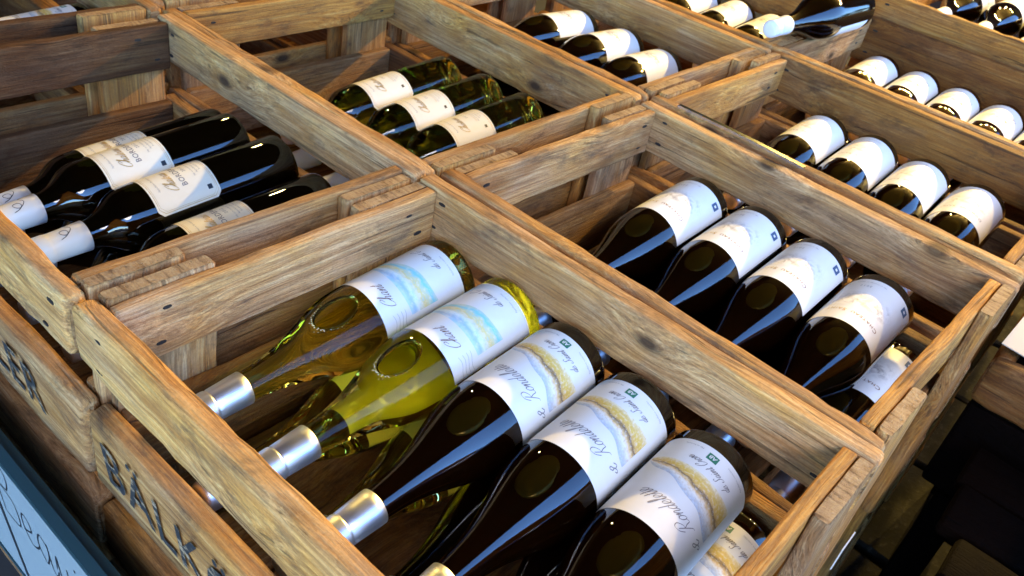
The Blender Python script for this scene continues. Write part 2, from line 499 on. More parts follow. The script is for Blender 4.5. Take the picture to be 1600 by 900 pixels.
# ------------------------------------------------------------------ lettering
GL = {
 'e': (.75, [[(0, .3), (.5, .6), (.45, .95), (.2, .95), (.05, .5), (.25, .02), (.6, .15), (.8, .4)]]),
 'a': (.9, [[(.6, .85), (.3, 1), (.05, .5), (.25, .02), (.55, .5), (.62, .98)], [(.62, .98), (.58, .15), (.75, .02), (.95, .35)]]),
 'n': (.9, [[(0, .4), (.15, .95), (.2, .5), (.2, 0)], [(.2, .3), (.45, .95), (.62, .8), (.6, .15), (.75, .02), (.95, .35)]]),
 'd': (.9, [[(.6, .85), (.3, 1), (.05, .5), (.25, .02), (.55, .5), (.62, .98)], [(.64, 2.1), (.6, .2), (.75, .02), (.95, .35)]]),
 'o': (.75, [[(.35, 1), (.08, .7), (.1, .2), (.35, 0), (.6, .3), (.58, .8), (.35, 1), (.5, .85), (.8, .8)]]),
 'l': (.5, [[(0, .35), (.3, 1.3), (.35, 2.1), (.2, 2.1), (.15, 1.2), (.18, .1), (.35, .02), (.55, .35)]]),
 't': (.55, [[(0, .4), (.25, 1), (.25, 1.6)], [(.25, 1.6), (.22, .15), (.38, .02), (.6, .35)], [(.02, 1.05), (.5, 1.1)]]),
 'i': (.5, [[(0, .4), (.2, 1), (.18, .15), (.32, .02), (.55, .35)], [(.22, 1.4), (.26, 1.5)]]),
 'h': (.85, [[(0, .35), (.3, 1.3), (.35, 2.1), (.2, 2.1), (.16, 1), (.15, 0)], [(.15, .3), (.42, .95), (.58, .8), (.55, .15), (.7, .02), (.9, .35)]]),
 'u': (.9, [[(0, .4), (.18, 1), (.15, .2), (.35, .0), (.6, .6), (.66, 1)], [(.66, 1), (.62, .15), (.78, .02), (.95, .35)]]),
 'r': (.7, [[(0, .4), (.2, 1), (.3, 1.02), (.5, .9)], [(.45, .95), (.38, .2), (.5, .02), (.75, .35)]]),
 's': (.55, [[(0, .3), (.35, 1.05), (.45, .5), (.3, .02), (.05, .15)]]),
 'j': (.5, [[(0, .4), (.25, 1), (.2, -.6), (0, -1), (-.2, -.7), (.5, .2)], [(.27, 1.4), (.31, 1.5)]]),
 'R': (1.4, [[(.5, 2), (.35, 1), (.15, .1), (-.2, .05)], [(-.1, 1.4), (.2, 2.1), (.9, 2.25), (1.25, 1.7), (.8, 1.15), (.45, 1.1), (.8, .6), (1.1, .05), (1.5, .2)]]),
 'S': (1.1, [[(1.1, 1.8), (.85, 2.2), (.5, 1.9), (.7, 1.2), (.8, .5), (.4, 0), (0, .2), (.1, .6)]]),
 'C': (1.2, [[(.7, 1.5), (1.1, 1.8), (.9, 2.15), (.4, 1.9), (.1, 1), (.3, .1), (.8, .1), (1.2, .6)]]),
 'L': (1.3, [[(.1, 1.7), (.5, 2.2), (.8, 1.9), (.5, 1), (.2, .1), (.0, .15), (.3, .25), (.8, .0), (1.3, .3)]]),
 'N': (1.6, [[(-.2, .0), (.1, .2), (.35, 2.1)], [(.35, 2.1), (1.1, 0)], [(1.1, 0), (1.35, 2.0), (1.7, 2.3)]]),
 'B': (1.2, [[(.3, 2), (.1, 0)], [(-.1, 1.7), (.4, 2.15), (1, 1.8), (.8, 1.2), (.35, 1.1), (1, .9), (.9, .1), (.1, 0)]]),
 'v': (.75, [[(0, .8), (.15, 1), (.3, .05), (.6, .9), (.8, .9)]]),
 ' ': (.7, []),
 '&': (1.3, [[(1.3, .3), (.9, -.1), (.4, .4), (.8, 1.0), (.5, 1.3), (.2, .9), (.5, .5), (.1, .1), (-.3, .3), (-.1, .6)]]),
}
def catmull(P, k=5):
    out = []
    n = len(P)
    for i in range(n - 1):
        p0, p1, p2, p3 = P[max(i - 1, 0)], P[i], P[i + 1], P[min(i + 2, n - 1)]
        for j in range(k):
            t = j / k
            out.append(tuple(0.5 * (2 * b + (c - a) * t + (2 * a - 5 * b + 4 * c - d) * t * t + (3 * b - a - 3 * c + d) * t ** 3) for a, b, c, d in zip(p0, p1, p2, p3)))
    out.append(P[-1])
    return out
def ribbon(P, w0, w1, vs, fs):
    b = len(vs)
    for i, p in enumerate(P):
        q, r = P[max(i - 1, 0)], P[min(i + 1, len(P) - 1)]
        dx, dy = r[0] - q[0], r[1] - q[1]
        l = math.hypot(dx, dy) or 1
        w = (w0 + (w1 - w0) * abs(dy / l)) * (0.5 if i in (0, len(P) - 1) else 1) / 2
        vs.append((p[0] - dy / l * w, p[1] + dx / l * w))
        vs.append((p[0] + dy / l * w, p[1] - dx / l * w))
    for i in range(len(P) - 1):
        a = b + 2 * i
        fs.append((a, a + 1, a + 3, a + 2))
def script(txt, xh, w0=0.03, w1=0.09, slant=0.5, k=5):
    vs, fs, x = [], [], 0.0
    for ch in txt:
        adv, strokes = GL[ch]
        for st in strokes:
            P = [((x + a + b * slant) * xh, b * xh) for a, b in st]
            ribbon(catmull(P, k), w0 * xh * 2, w1 * xh * 2, vs, fs)
        x += adv
    return vs, fs, x * xh
def typed(txt, size, shear=0.0, bold=0.0, space=1.0, res=2):
    cu = bpy.data.curves.new("t", 'FONT')
    cu.body = txt
    cu.size = size
    cu.shear = shear
    cu.offset = bold
    cu.space_character = space
    cu.resolution_u = res
    o = bpy.data.objects.new("t", cu)
    COL.objects.link(o)
    dg = bpy.context.evaluated_depsgraph_get()
    me = o.evaluated_get(dg).to_mesh()
    vs = [(v.co.x, v.co.y) for v in me.vertices]
    fs = [tuple(p.vertices) for p in me.polygons]
    o.evaluated_get(dg).to_mesh_clear()
    bpy.data.objects.remove(o)
    bpy.data.curves.remove(cu)
    w = max((v[0] for v in vs), default=0)
    return vs, fs, w
def join2(*parts):
    V, F = [], []
    for (vs, fs), (dx, dy) in parts:
        b = len(V)
        V += [(x + dx, y + dy) for x, y in vs]
        F += [tuple(i + b for i in f) for f in fs]
    return V, F
def rect2(x0, y0, x1, y1, nx=1):
    vs, fs = [], []
    for i in range(nx + 1):
        x = x0 + (x1 - x0) * i / nx
        vs += [(x, y0), (x, y1)]
    for i in range(nx):
        a = 2 * i
        fs.append((a, a + 2, a + 3, a + 1))
    return vs, fs

def wrap(vf, r):
    """(s, d) on the unrolled bottle -> bottle-local 3-D; s round the body (0 on top), d = distance from the base"""
    vs, fs = vf
    return [(-d, r * math.sin(s / r), r * math.cos(s / r)) for s, d in vs], fs

def wrapped(name, vf, r, mat, parent, smooth=False):
    vs, fs = wrap(vf, r)
    me = mesh(name, vs, fs, smooth)
    # make faces look outward
    if me.polygons:
        p = me.polygons[0]
        c = p.center
        if p.normal.y * c.y + p.normal.z * c.z < 0:
            me.flip_normals()
    return link(name, me, mat, parent)

def patch(name, r, s0, s1, dlo, dhi, mat, parent, nx=26, ny=6, edge=None, corner=0.0):
    """curved patch of print or paper with UVs"""
    vs, fs, uv = [], [], []
    for i in range(nx + 1):
        u = i / nx
        s = s0 + (s1 - s0) * u
        lo = dlo(u) if callable(dlo) else dlo
        hi = dhi(u) if callable(dhi) else dhi
        for j in range(ny + 1):
            v = j / ny
            vs.append((s, lo + (hi - lo) * v))
            uv.append((u, v))
    for i in range(nx):
        for j in range(ny):
            a = i * (ny + 1) + j
            fs.append((a, a + ny + 1, a + ny + 2, a + 1))
    V, F = wrap((vs, fs), r)
    me = mesh(name, V, F, True)
    ul = me.uv_layers.new(name="UVMap")
    for lp in me.loops:
        ul.data[lp.index].uv = uv[lp.vertex_index]
    p = me.polygons[0]
    if p.normal.y * p.center.y + p.normal.z * p.center.z < 0:
        me.flip_normals()
    return link(name, me, mat, parent)

def lathe(prof, n=48):
    """prof: (d, r) along -x"""
    vs, fs = [], []
    for d, r in prof:
        for j in range(n):
            a = 2 * PI * j / n
            vs.append((-d, r * math.sin(a), r * math.cos(a)))
    for i in range(len(prof) - 1):
        for j in range(n):
            a, b = i * n + j, i * n + (j + 1) % n
            fs.append((a, a + n, b + n, b))
    if prof[0][1] > 0.01: fs.append(tuple(range(n)))
    fs.append(tuple((len(prof) - 1) * n + j for j in range(n))[::-1])
    return vs, fs

BURG = [(0.4, .05), (0.36, .8), (0.2, 1.9), (0.0, 3.0), (0.0, 3.3), (0.04, 3.48), (.14, 3.63), (.3, 3.72), (.5, 3.75), (3, 3.75), (6, 3.75), (9, 3.75), (11.3, 3.75), (12.2, 3.735), (13.1, 3.66),
        (14, 3.50), (15, 3.24), (16, 2.91), (17, 2.56), (18, 2.22), (19, 1.92), (20, 1.68), (21, 1.50), (22, 1.38), (23, 1.30), (24, 1.25), (26, 1.2), (28.2, 1.2)]
BORD = [(0.9, .05), (0.75, .7), (0.35, 1.7), (0.0, 2.6), (0.0, 2.9), (0.04, 3.06), (.14, 3.2), (.3, 3.28), (.5, 3.3), (3, 3.3), (7, 3.3), (12, 3.3), (16.5, 3.3), (17.6, 3.28), (18.4, 3.2), (19.1, 3.03), (19.7, 2.75),
        (20.2, 2.4), (20.7, 2.02), (21.2, 1.72), (21.8, 1.5), (22.6, 1.36), (23.6, 1.28), (26, 1.22), (28.2, 1.2)]
CAP = [(23.4, 1.41), (23.42, 1.44), (24.2, 1.42), (25.2, 1.37), (26.25, 1.325), (26.32, 1.285), (26.42, 1.285), (26.5, 1.345), (26.62, 1.37), (27.6, 1.36), (28.0, 1.34), (28.3, 1.22), (28.42, 1.05), (28.45, .5), (28.45, .02)]
CAPS_LONG = [(22.6, 1.47), (22.62, 1.5), (23.8, 1.45), (25, 1.40), (26.0, 1.37), (26.1, 1.40), (26.3, 1.44), (27.2, 1.44), (27.5, 1.40), (28.0, 1.36), (28.35, 1.25), (28.45, 1.05), (28.45, .5), (28.45, .02)]

def air_bubble(d, top, L, W, pitch):
    n, k = 28, 8
    vs, fs = [], []
    for i in range(k + 1):
        ph = PI * i / k
        for j in range(n):
            a = 2 * PI * j / n
            x, y, z = L * math.sin(ph) * math.cos(a), W * math.sin(ph) * math.sin(a), 0.5 * math.cos(ph)
            if z > 0: z *= 0.55
            z -= 0.10 * (y / W) ** 2 * W
            c, s_ = math.cos(pitch), math.sin(pitch)
            vs.append((-d + x * c + z * s_, y, top - 0.36 + x * s_ + z * c))
    for i in range(k):
        for j in range(n):
            a, b = i * n + j, i * n + (j + 1) % n
            fs.append((a, b, b + n, a + n))
    return vs, fs

def foam(d, L, W, top, pitch, rng):
    """tiny bubbles clinging to the neck end of the air bubble"""
    vs, fs = [], []
    for q in range(46):
        a = rng.gauss(PI, 0.75)
        rr = 1.02 + abs(rng.gauss(0, 0.07))
        x, y = L * rr * math.cos(a), W * rr * math.sin(a)
        h = rng.uniform(0.025, 0.06)
        cx, cy, cz = -d + x, y, top - 0.20 + x * math.sin(pitch) - 0.16 * y * y / W
        b = len(vs)
        vs += [(cx + h, cy, cz), (cx - h, cy, cz), (cx, cy + h, cz), (cx, cy - h, cz), (cx, cy, cz + h), (cx, cy, cz - h)]
        fs += [tuple(b + i for i in f) for f in ((0, 2, 4), (2, 1, 4), (1, 3, 4), (3, 0, 4), (2, 0, 5), (1, 2, 5), (3, 1, 5), (0, 3, 5))]
    return vs, fs

# ------------------------------------------------------------------ bottle designs (one of each, later copied)
def base_bottle(kind, glass_mat, cap_mat, cap_prof=CAP, bubble=True, wine=None):
    root = bpy.data.objects.new("wine_bottle", None)
    root.empty_display_size = 0.03
    COL.objects.link(root)
    prof = BURG if kind == 'burg' else BORD
    vs, fs = lathe(prof)
    link("glass_body", outward(mesh("glass_body", vs, fs, True)), M[glass_mat], root)
    vs, fs = lathe(cap_prof, 40)
    cp = link("capsule", outward(mesh("capsule", vs, fs, True)), M[cap_mat], root)
    if glass_mat in ('red_glass', 'black_glass', 'rose_glass'):
        inner = [(.22, .05), (.22, prof[5][1] - .35)] + [(d + .12, max(0.0, r - 0.13)) for d, r in prof[7:-1]]
        vs, fs = lathe(inner, 40)
        link("wine", outward(mesh("wine", vs, fs, True)), M['rose_wine' if glass_mat == 'rose_glass' else 'wine'], root)
        if bubble:
            a_ = (14.2, 3.47, 2.1, 1.3, 0.20) if kind == 'burg' else (17.0, 3.30, 1.7, 1.0, 0.05)
            vs, fs = air_bubble(a_[0], a_[1] + .02, *a_[2:])
            link("air_bubble", outward(mesh("air_bubble", vs, fs, True)), M['rose_bubble' if glass_mat == 'rose_glass' else 'bubble_wall'], root)
        bubble = False
    if bubble:
        if kind == 'burg': args = (14.2, 3.47, 2.2, 1.4, 0.20)
        else: args = (17.0, 3.30, 1.7, 1.1, 0.05)
        vs, fs = air_bubble(*args)
        ab = link("air_bubble", outward(mesh("air_bubble", vs, fs, True), True), M[glass_mat], root)
        if glass_mat == 'white_glass':
            fo = link("foam", mesh("foam", *foam(args[0], args[2], args[3], args[1], args[4], random.Random(3))), M['froth'], ab)
            fo["kind"] = "stuff"
    return root, cp

def fine_lines(w, rows, gap, size, txts):
    parts = []
    for i in range(rows):
        vs, fs, ww = typed(txts[i % len(txts)], size, res=1)
        parts.append(((vs, fs), (-ww / 2, -i * gap)))
    return join2(*parts)

def centred(t, s, d):
    vs, fs, w = t
    return join2(((vs, fs), (s - w / 2, d)))

def shift(vf, s, d):
    return join2((vf[:2], (s, d)))

def white_design():
    root, _ = base_bottle('burg', 'white_glass', 'silver')
    R = 3.75
    lb = patch("label", R + .015, -5.1, 3.6, 1.7, 11.3, M['label'], root, 34, 8)
    pic = patch("label_picture", R + .03, -3.9, 3.2, lambda u: 5.0 + 1.6 * u ** 1.5 + .12 * math.sin(9 * u), lambda u: 9.0 - .5 * (u - .5) ** 2 * 4 if False else 5.0 + 1.6 * u ** 1.5 + (3.2 - 1.9 * u ** 2), M['blue_art'], lb, 30, 8)
    # picture lies between script at the neck side and script at the base side
    wrapped("lettering", shift(script("Chant", .58, .022, .06), -2.6, 9.35), R + .035, M['ink_brown'], lb)
    wrapped("lettering", shift(script("de Saint C", .38, .03, .09), -1.5, 3.15), R + .035, M['ink'], lb)
    wrapped("fine_print", shift(typed("Appellation contrôlée", .26, res=1), -2.6, 2.3), R + .035, M['ink_light'], lb)
    for i in range(4):
        P = [(-4.7 + .16 * math.sin(q * .8 + i), 9.2 + .35 * i + .1 * math.sin(q * 1.1)) for q in range(2)]
        vs, fs = [], []
        ribbon(catmull([(-4.9 + q * .45, 8.9 + i * .42 + .13 * math.sin(q * 1.3 + i * .4)) for q in range(5)], 4), .03, .03, vs, fs)
        wrapped("flourish", (vs, fs), R + .035, M['ink_light'], lb)
    return root

def ochre_design():
    root, _ = base_bottle('burg', 'red_glass', 'silver')
    R = 3.75
    lb = patch("label", R + .015, -5.6, 5.2, 1.7, 11.3, M['label'], root, 40, 8)
    patch("label_picture", R + .03, -4.0, 4.3, lambda u: 4.35 + .15 * math.sin(3 * u), lambda u: 4.6 + 3.3 * max(0.0, 1 - u) ** .7 + .12 * math.sin(17 * u) + .25 * u, M['ochre_art'], lb, 34, 8).data.flip_normals
    wrapped("lettering", shift(script("Rondelette", .60, .022, .06), -2.55, 8.35), R + .035, M['ink'], lb)
    wrapped("flourish", shift(script("&", .55, .04, .11), -4.0, 8.4), R + .035, M['ink_light'], lb)
    wrapped("lettering", shift(script("de Saint Crose", .36, .03, .09), -2.7, 3.35), R + .035, M['ink'], lb)
    wrapped("logo", rect2(-.55, 2.25, .35, 2.95, 4), R + .035, M['ink_green'], lb)
    wrapped("lettering", shift(typed("AB", .5, 0.2, .01, res=1), -.42, 2.42), R + .05, M['label'], lb)
    wrapped("fine_print", shift(typed("Appellation contrôlée", .24, res=1), -3.5, 2.15), R + .035, M['ink_light'], lb)
    wrapped("fine_print", shift(typed("Mis en bouteille", .24, res=1), .9, 2.15), R + .035, M['ink_light'], lb)
    return root

def chateau_design(word, art, glass_mat, square, ink, yellow=False, year="2012"):
    root, _ = base_bottle('burg', glass_mat, 'silver')
    R = 3.75
    lb = patch("label", R + .015, -4.7, 5.0, 1.7, 11.2, M['label'], root, 36, 8)
    patch("label_picture", R + .03, -3.2, 3.6, 4.6, 8.2, M[art], lb, 24, 6)
    if word == "crest":
        wrapped("lettering", centred(typed("SAINT ÉMILION" if False else "SAINT", .85, 0, .01, 1.25), -.6, 6.2), R + .045, M['ink'], lb)
        vs, fs = [], []
        for i in range(9):
            a = 2 * PI * i / 9
            ribbon([(1.6 + .25 * math.cos(a), 8.2 + .25 * math.sin(a)), (1.6 + .75 * math.cos(a + .3), 8.2 + .75 * math.sin(a + .3))], .3, .34, vs, fs)
        wrapped("crest", (vs, fs), R + .045, M['ink_yellow'], lb)
        wrapped("fine_print", centred(typed("Grand vin de Bordeaux", .3, res=1), 0, 3.6), R + .045, M['ink_light'], lb)
        return root
    if word == "house":
        patch("label_picture", R + .04, -2.4, 3.0, 6.4, 8.6, M['house_art'], lb, 14, 4)
        wrapped("lettering", centred(script("Chateau", .42, .03, .09), -1.4, 4.6), R + .045, M['ink_light'], lb)
        wrapped("emblem", rect2(-1.5, 7.5, -1.0, 8.2, 2), R + .045, M['ink'], lb)
        return root
    first, second = word.split(" ")
    a = typed(first[0], .78, 0, .004)
    b = typed(first[1:], .58, 0, .004, 1.25)
    w1 = a[2] + .1 + b[2]
    wrapped("lettering", join2((a[:2], (-2.5, 8.9)), (b[:2], (-2.5 + a[2] + .1, 8.9))), R + .045, M[ink], lb)
    a = typed(second[0], .78, 0, .004)
    b = typed(second[1:], .58, 0, .004, 1.25)
    x = -2.5 + w1 + .5
    wrapped("lettering", join2((a[:2], (x, 8.9)), (b[:2], (x + a[2] + .1, 8.9))), R + .045, M['ink_gold' if yellow else ink], lb)
    wrapped("lettering", centred(typed(year, .5, 0, 0, 1.3), 1.6, 3.2), R + .045, M['ink_light'], lb)
    wrapped("fine_print", centred(typed("Mis en bouteille au château", .28, res=1), 1.3, 2.4), R + .045, M['ink_light'], lb)
    if square:
        wrapped("logo", rect2(-3.6, 2.2, -2.7, 3.2, 3), R + .045, M['ink_blue'], lb)
        wrapped("logo", rect2(-3.3, 2.55, -3.0, 2.85, 1), R + .055, M['label'], lb)
    # faint trees of the engraving
    return root

def frame2(s0, d0, s1, d1, w, cut):
    P = [(s0 + cut, d0), (s1 - cut, d0), (s1, d0 + cut), (s1, d1 - cut), (s1 - cut, d1), (s0 + cut, d1), (s0, d1 - cut), (s0, d0 + cut), (s0 + cut, d0)]
    Q = []
    for a, b in zip(P[:-1], P[1:]):
        n = max(1, int(math.hypot(b[0] - a[0], b[1] - a[1]) / .6))
        Q += [(a[0] + (b[0] - a[0]) * i / n, a[1] + (b[1] - a[1]) * i / n) for i in range(n)]
    Q.append(P[-1])
    vs, fs = [], []
    ribbon(Q, w, w, vs, fs)
    return vs, fs

def bordeaux_design(glass_mat, cap_mat, green=False):
    root, cp = base_bottle('bord', glass_mat, cap_mat, CAPS_LONG)
    R = 3.3
    cut = .5
    def lo(u):
        s = min(u, 1 - u) * 8.6
        return 9.6 + max(0.0, cut - s)
    def hi(u):
        s = min(u, 1 - u) * 8.6
        return 16.6 - max(0.0, cut - s)
    lb = patch("label", R + .015, -4.3, 4.3, lo, hi, M['cream'], root, 43, 8)
    gold, ink = M['ink_gold'], M['ink']
    for q, wd in ((.22, .05), (.38, .03)):
        wrapped("border", frame2(-4.3 + q, 9.6 + q, 4.3 - q, 16.6 - q, wd, cut), R + .03, gold, lb)
    wrapped("lettering", shift(script("Chateau", .52, .03, .085), -2.5, 13.6), R + .035, gold, lb)
    if green:
        wrapped("emblem", rect2(-2.6, 10.6, -2.2, 11.0, 1), R + .035, M['ink_black'], lb)
        wrapped("lettering", centred(typed("Sauvignon" if False else "2012", .5, 0, 0, 1.3), .2, 12.3), R + .035, M['ink_light'], lb)
        wrapped("fine_print", centred(typed("Grand vin de Bordeaux", .34, .2, res=1), .2, 11.5), R + .035, M['ink_gold'], lb)
    else:
        wrapped("lettering", centred(typed("BORDEAUX", .82, 0, .006, 1.05), .1, 12.5), R + .035, ink, lb)
        wrapped("lettering", centred(typed("2012", .5, 0, 0, 1.2), .1, 11.75), R + .035, ink, lb)
        wrapped("emblem", rect2(-3.3, 10.3, -2.8, 10.8, 1), R + .035, M['ink_black'], lb)
    wrapped("fine_print", centred(typed("Appellation Bordeaux contrôlée", .3, res=1), 0, 15.4), R + .035, M['ink_light'], lb)
    wrapped("fine_print", shift(fine_lines(0, 3, .42, .30, ["Mis en bouteille au château", "Appellation contrôlée", "Produit de France"]), .2, 11.2), R + .035, M['ink_light'], lb)
    if cap_mat == 'cap_cream':
        vs, fs = [], []
        ribbon(catmull([(-1.1, 25.2), (-.9, 24.6), (-.55, 24.3), (-.2, 24.5), (-.25, 24.95), (-.55, 25.0), (-.8, 24.5), (-.2, 23.9), (.5, 24.2), (.75, 23.6)], 5), .05, .07, vs, fs)
        wrapped("pen_mark", (vs, fs), 1.45, M['ink_black'], cp)
    return root

def tree(o):
    out = [o]
    for c in o.children:
        out += tree(c)
    return out

def copy_thing(root):
    r = root.copy()
    COL.objects.link(r)
    for ch in root.children:
        c = ch.copy()
        COL.objects.link(c)
        c.parent = r
        for g in ch.children:
            d = g.copy()
            COL.objects.link(d)
            d.parent = c
    return r

PROTO = dict(
    white=white_design(),
    ochre=ochre_design(),
    chateau=chateau_design("CHATEAU SAINT", 'engraving', 'red_glass', True, 'ink_brown', True),
    domaine=chateau_design("DOMAINE SAINT", 'rose_engraving', 'red_glass', False, 'ink_light'),
    crest=chateau_design("crest", 'engraving', 'red_glass', False, 'ink'),
    house=chateau_design("house", 'rose_engraving', 'rose_glass', False, 'ink'),
    bordeaux=bordeaux_design('black_glass', 'cap_cream'),
    green=bordeaux_design('green_glass', 'cap_cream', True),
)
USED = set()
def bottle(kind, label, x, y, z, group, spin=0.0, pitch=-4.2, yaw=0.0, capmat=None):
    o = PROTO[kind] if kind not in USED else copy_thing(PROTO[kind])
    USED.add(kind)
    o.scale = (1.06, 1.08, 1.08) if kind not in ('bordeaux', 'green') else (1.05, 1.06, 1.06)
    spin += RNG.uniform(-5, 5)
    x += RNG.uniform(-.3, .3)
    # pitch < 0 lowers the neck; bottle axis runs along -x from the base
    o.rotation_mode = 'XYZ'
    o.rotation_euler = (Matrix.Rotation(math.radians(yaw), 3, 'Z') @ Matrix.Rotation(math.radians(pitch), 3, 'Y') @ Matrix.Rotation(math.radians(spin), 3, 'X')).to_euler()
    o.location = (x * S, y * S, z * S)
    tag(o, label, "wine bottle", group)
    if capmat:
        for c in o.children:
            if c.name.startswith("capsule"):
                c.data = c.data.copy()
                c.data.materials.clear()
                c.data.materials.append(M[capmat])
    return o

# ------------------------------------------------------------------ ground and far surroundings
def slab(name, x0, x1, y0, y1, z0, z1, mat, parent=None):
    vs = [(x, y, z) for z in (z0, z1) for y in (y0, y1) for x in (x0, x1)]
    fs = [(0, 2, 3, 1), (4, 5, 7, 6), (0, 1, 5, 4), (2, 6, 7, 3), (0, 4, 6, 2), (1, 3, 7, 5)]
    return link(name, mesh(name, vs, fs), mat, parent)

def stone_mat():
    k = NT("dark_paving_stone")
    tc = k.n("ShaderNodeTexCoord")
    oi = k.n("ShaderNodeObjectInfo")
    p = k.vadd(tc.outputs["Object"], k.vmul(oi.outputs["Random"], (9, 5, 3)))
    n1 = k.noise(k.vmul(p, (9, 9, 9)), 1.0, 5, 0.65)
    n2 = k.noise(k.vmul(p, (70, 70, 70)), 1.0, 4, 0.7)
    c = k.ramp(n1, [(0.3, (0.010, 0.009, 0.008)), (0.55, (0.024, 0.021, 0.018)), (0.75, (0.045, 0.040, 0.033))])
    c = k.mix(k.math('MULTIPLY', k.grey(n2, 0.55, 0.75), 0.5), c, (0.11, 0.10, 0.085))
    k.l(c, k.b.inputs["Base Color"])
    k.b.inputs["Roughness"].default_value = 0.85
    k.b.inputs["Specular IOR Level"].default_value = 0.12
    bp = k.n("ShaderNodeBump")
    bp.inputs["Strength"].default_value = 0.6
    bp.inputs["Distance"].default_value = 0.004
    k.l(k.math('ADD', n1, n2), bp.inputs["Height"])
    k.l(bp.outputs[0], k.b.inputs["Normal"])
    return k.m
STONE = stone_mat()
GZ = -62
g = slab("ground", -6000, 6000, -6000, 6000, GZ - 20, GZ - 1.6, plain("dark_sandy_joint", (0.022, 0.020, 0.017), 0.9))
tag(g, kind='structure')
def stone_mesh(w, d, seed):
    vs, fs = [], []
    n = 4
    r = random.Random(seed)
    ring = []
    for (x, y) in ((-w, -d), (0, -d), (w, -d), (w, 0), (w, d), (0, d), (-w, d), (-w, 0)):
        ring.append((x / 2 + r.uniform(-.5, .5), y / 2 + r.uniform(-.5, .5)))
    for k_, zz in ((1.0, -2.5), (1.0, -0.5), (0.95, 0.0)):
        vs += [(x * k_, y * k_, zz + (r.uniform(-.15, .15) if zz == 0 else 0)) for x, y in ring]
    for i in range(2):
        for j in range(8):
            fs.append((i * 8 + j, i * 8 + (j + 1) % 8, (i + 1) * 8 + (j + 1) % 8, (i + 1) * 8 + j))
    vs.append((0, 0, r.uniform(-.1, .25)))
    for j in range(8):
        fs.append((16 + j, 16 + (j + 1) % 8, 24))
    return mesh("paving_stone", vs, fs)
STN = [stone_mesh(27, 17, i) for i in range(4)]
for i in range(9):
    for j in range(9):
        o = link("paving_stone", STN[(i * 3 + j) % 4], STONE, g)
        o.location = ((62 + i * 28.2 + (14 if j % 2 else 0)) * S, (24 - j * 18) * S, (GZ - .2 + RNG.uniform(-.3, .3)) * S)
        o.rotation_euler = (0, 0, RNG.uniform(-.03, .03))

# market stall roof that shades the crates and shows in the glass
roof = empty("stall_roof", (180, 100, GZ), 0, "dark brown cloth roof of the market stall on wooden posts above the crates", "stall roof")
cl = plain("brown_canopy_cloth", (0.030, 0.017, 0.011), 0.9)
def roof_piece(name, *a, mat=cl):
    x0, x1, y0, y1, z0, z1 = a
    return slab(name, x0 - 180, x1 - 180, y0 - 100, y1 - 100, z0 - GZ, z1 - GZ, mat, roof)
roof_piece("roof_cloth", -300, 400, -74, 420, 152, 153.5)
roof_piece("valance", -300, 400, -76, -74.4, 138, 153.2)
roof_piece("back_cloth", 398, 400, -74, 420, GZ, 151.8)
roof_piece("side_cloth", -300, 397.5, 418, 420, GZ, 151.8)
pw = plain("dark_post_wood", (0.06, 0.035, 0.02), 0.7)
roof_piece("post", 391, 397, -72, -66, GZ - 1.6, 151.9, mat=pw)
roof_piece("post", 391, 397, 408, 414, GZ - 1.6, 151.9, mat=pw)
roof_piece("post", -296, -290, 408, 414, GZ - 1.6, 151.9, mat=pw)
# a far row of dark trees whose ragged top shows in the bottles
def treeline():
    vs, fs = [], []
    r = random.Random(5)
    for q in range(2600):
        a = math.radians(r.uniform(-100, 5))
        R_ = 2600 + r.uniform(0, 500)
        top = 340 + 130 * mn.noise(Vector((a * 7, 0, 3))) + 70 * mn.noise(Vector((a * 31, 1, 3)))
        z = GZ + r.uniform(0, 1) * top
        c = Vector((R_ * math.cos(a), R_ * math.sin(a), z))
        b = len(vs)
        for i in range(4):
            vs.append(tuple(c + Vector((r.gauss(0, 34), r.gauss(0, 34), r.gauss(0, 30)))))
        fs += [(b, b + 1, b + 2), (b, b + 2, b + 3), (b + 1, b + 2, b + 3)]
    return mesh("far_trees", vs, fs)
tag(link("far_trees", treeline(), plain("far_foliage", (0.035, 0.045, 0.022), 0.9)), "far off row of dark trees behind the market stall", "trees", kind='stuff')

# ------------------------------------------------------------------ crates
TS, TP, TE = 1.3, 1.45, 2.0       # side slat, corner post, end board thickness
SEED = [1]
def sd():
    SEED[0] += 1
    return SEED[0]

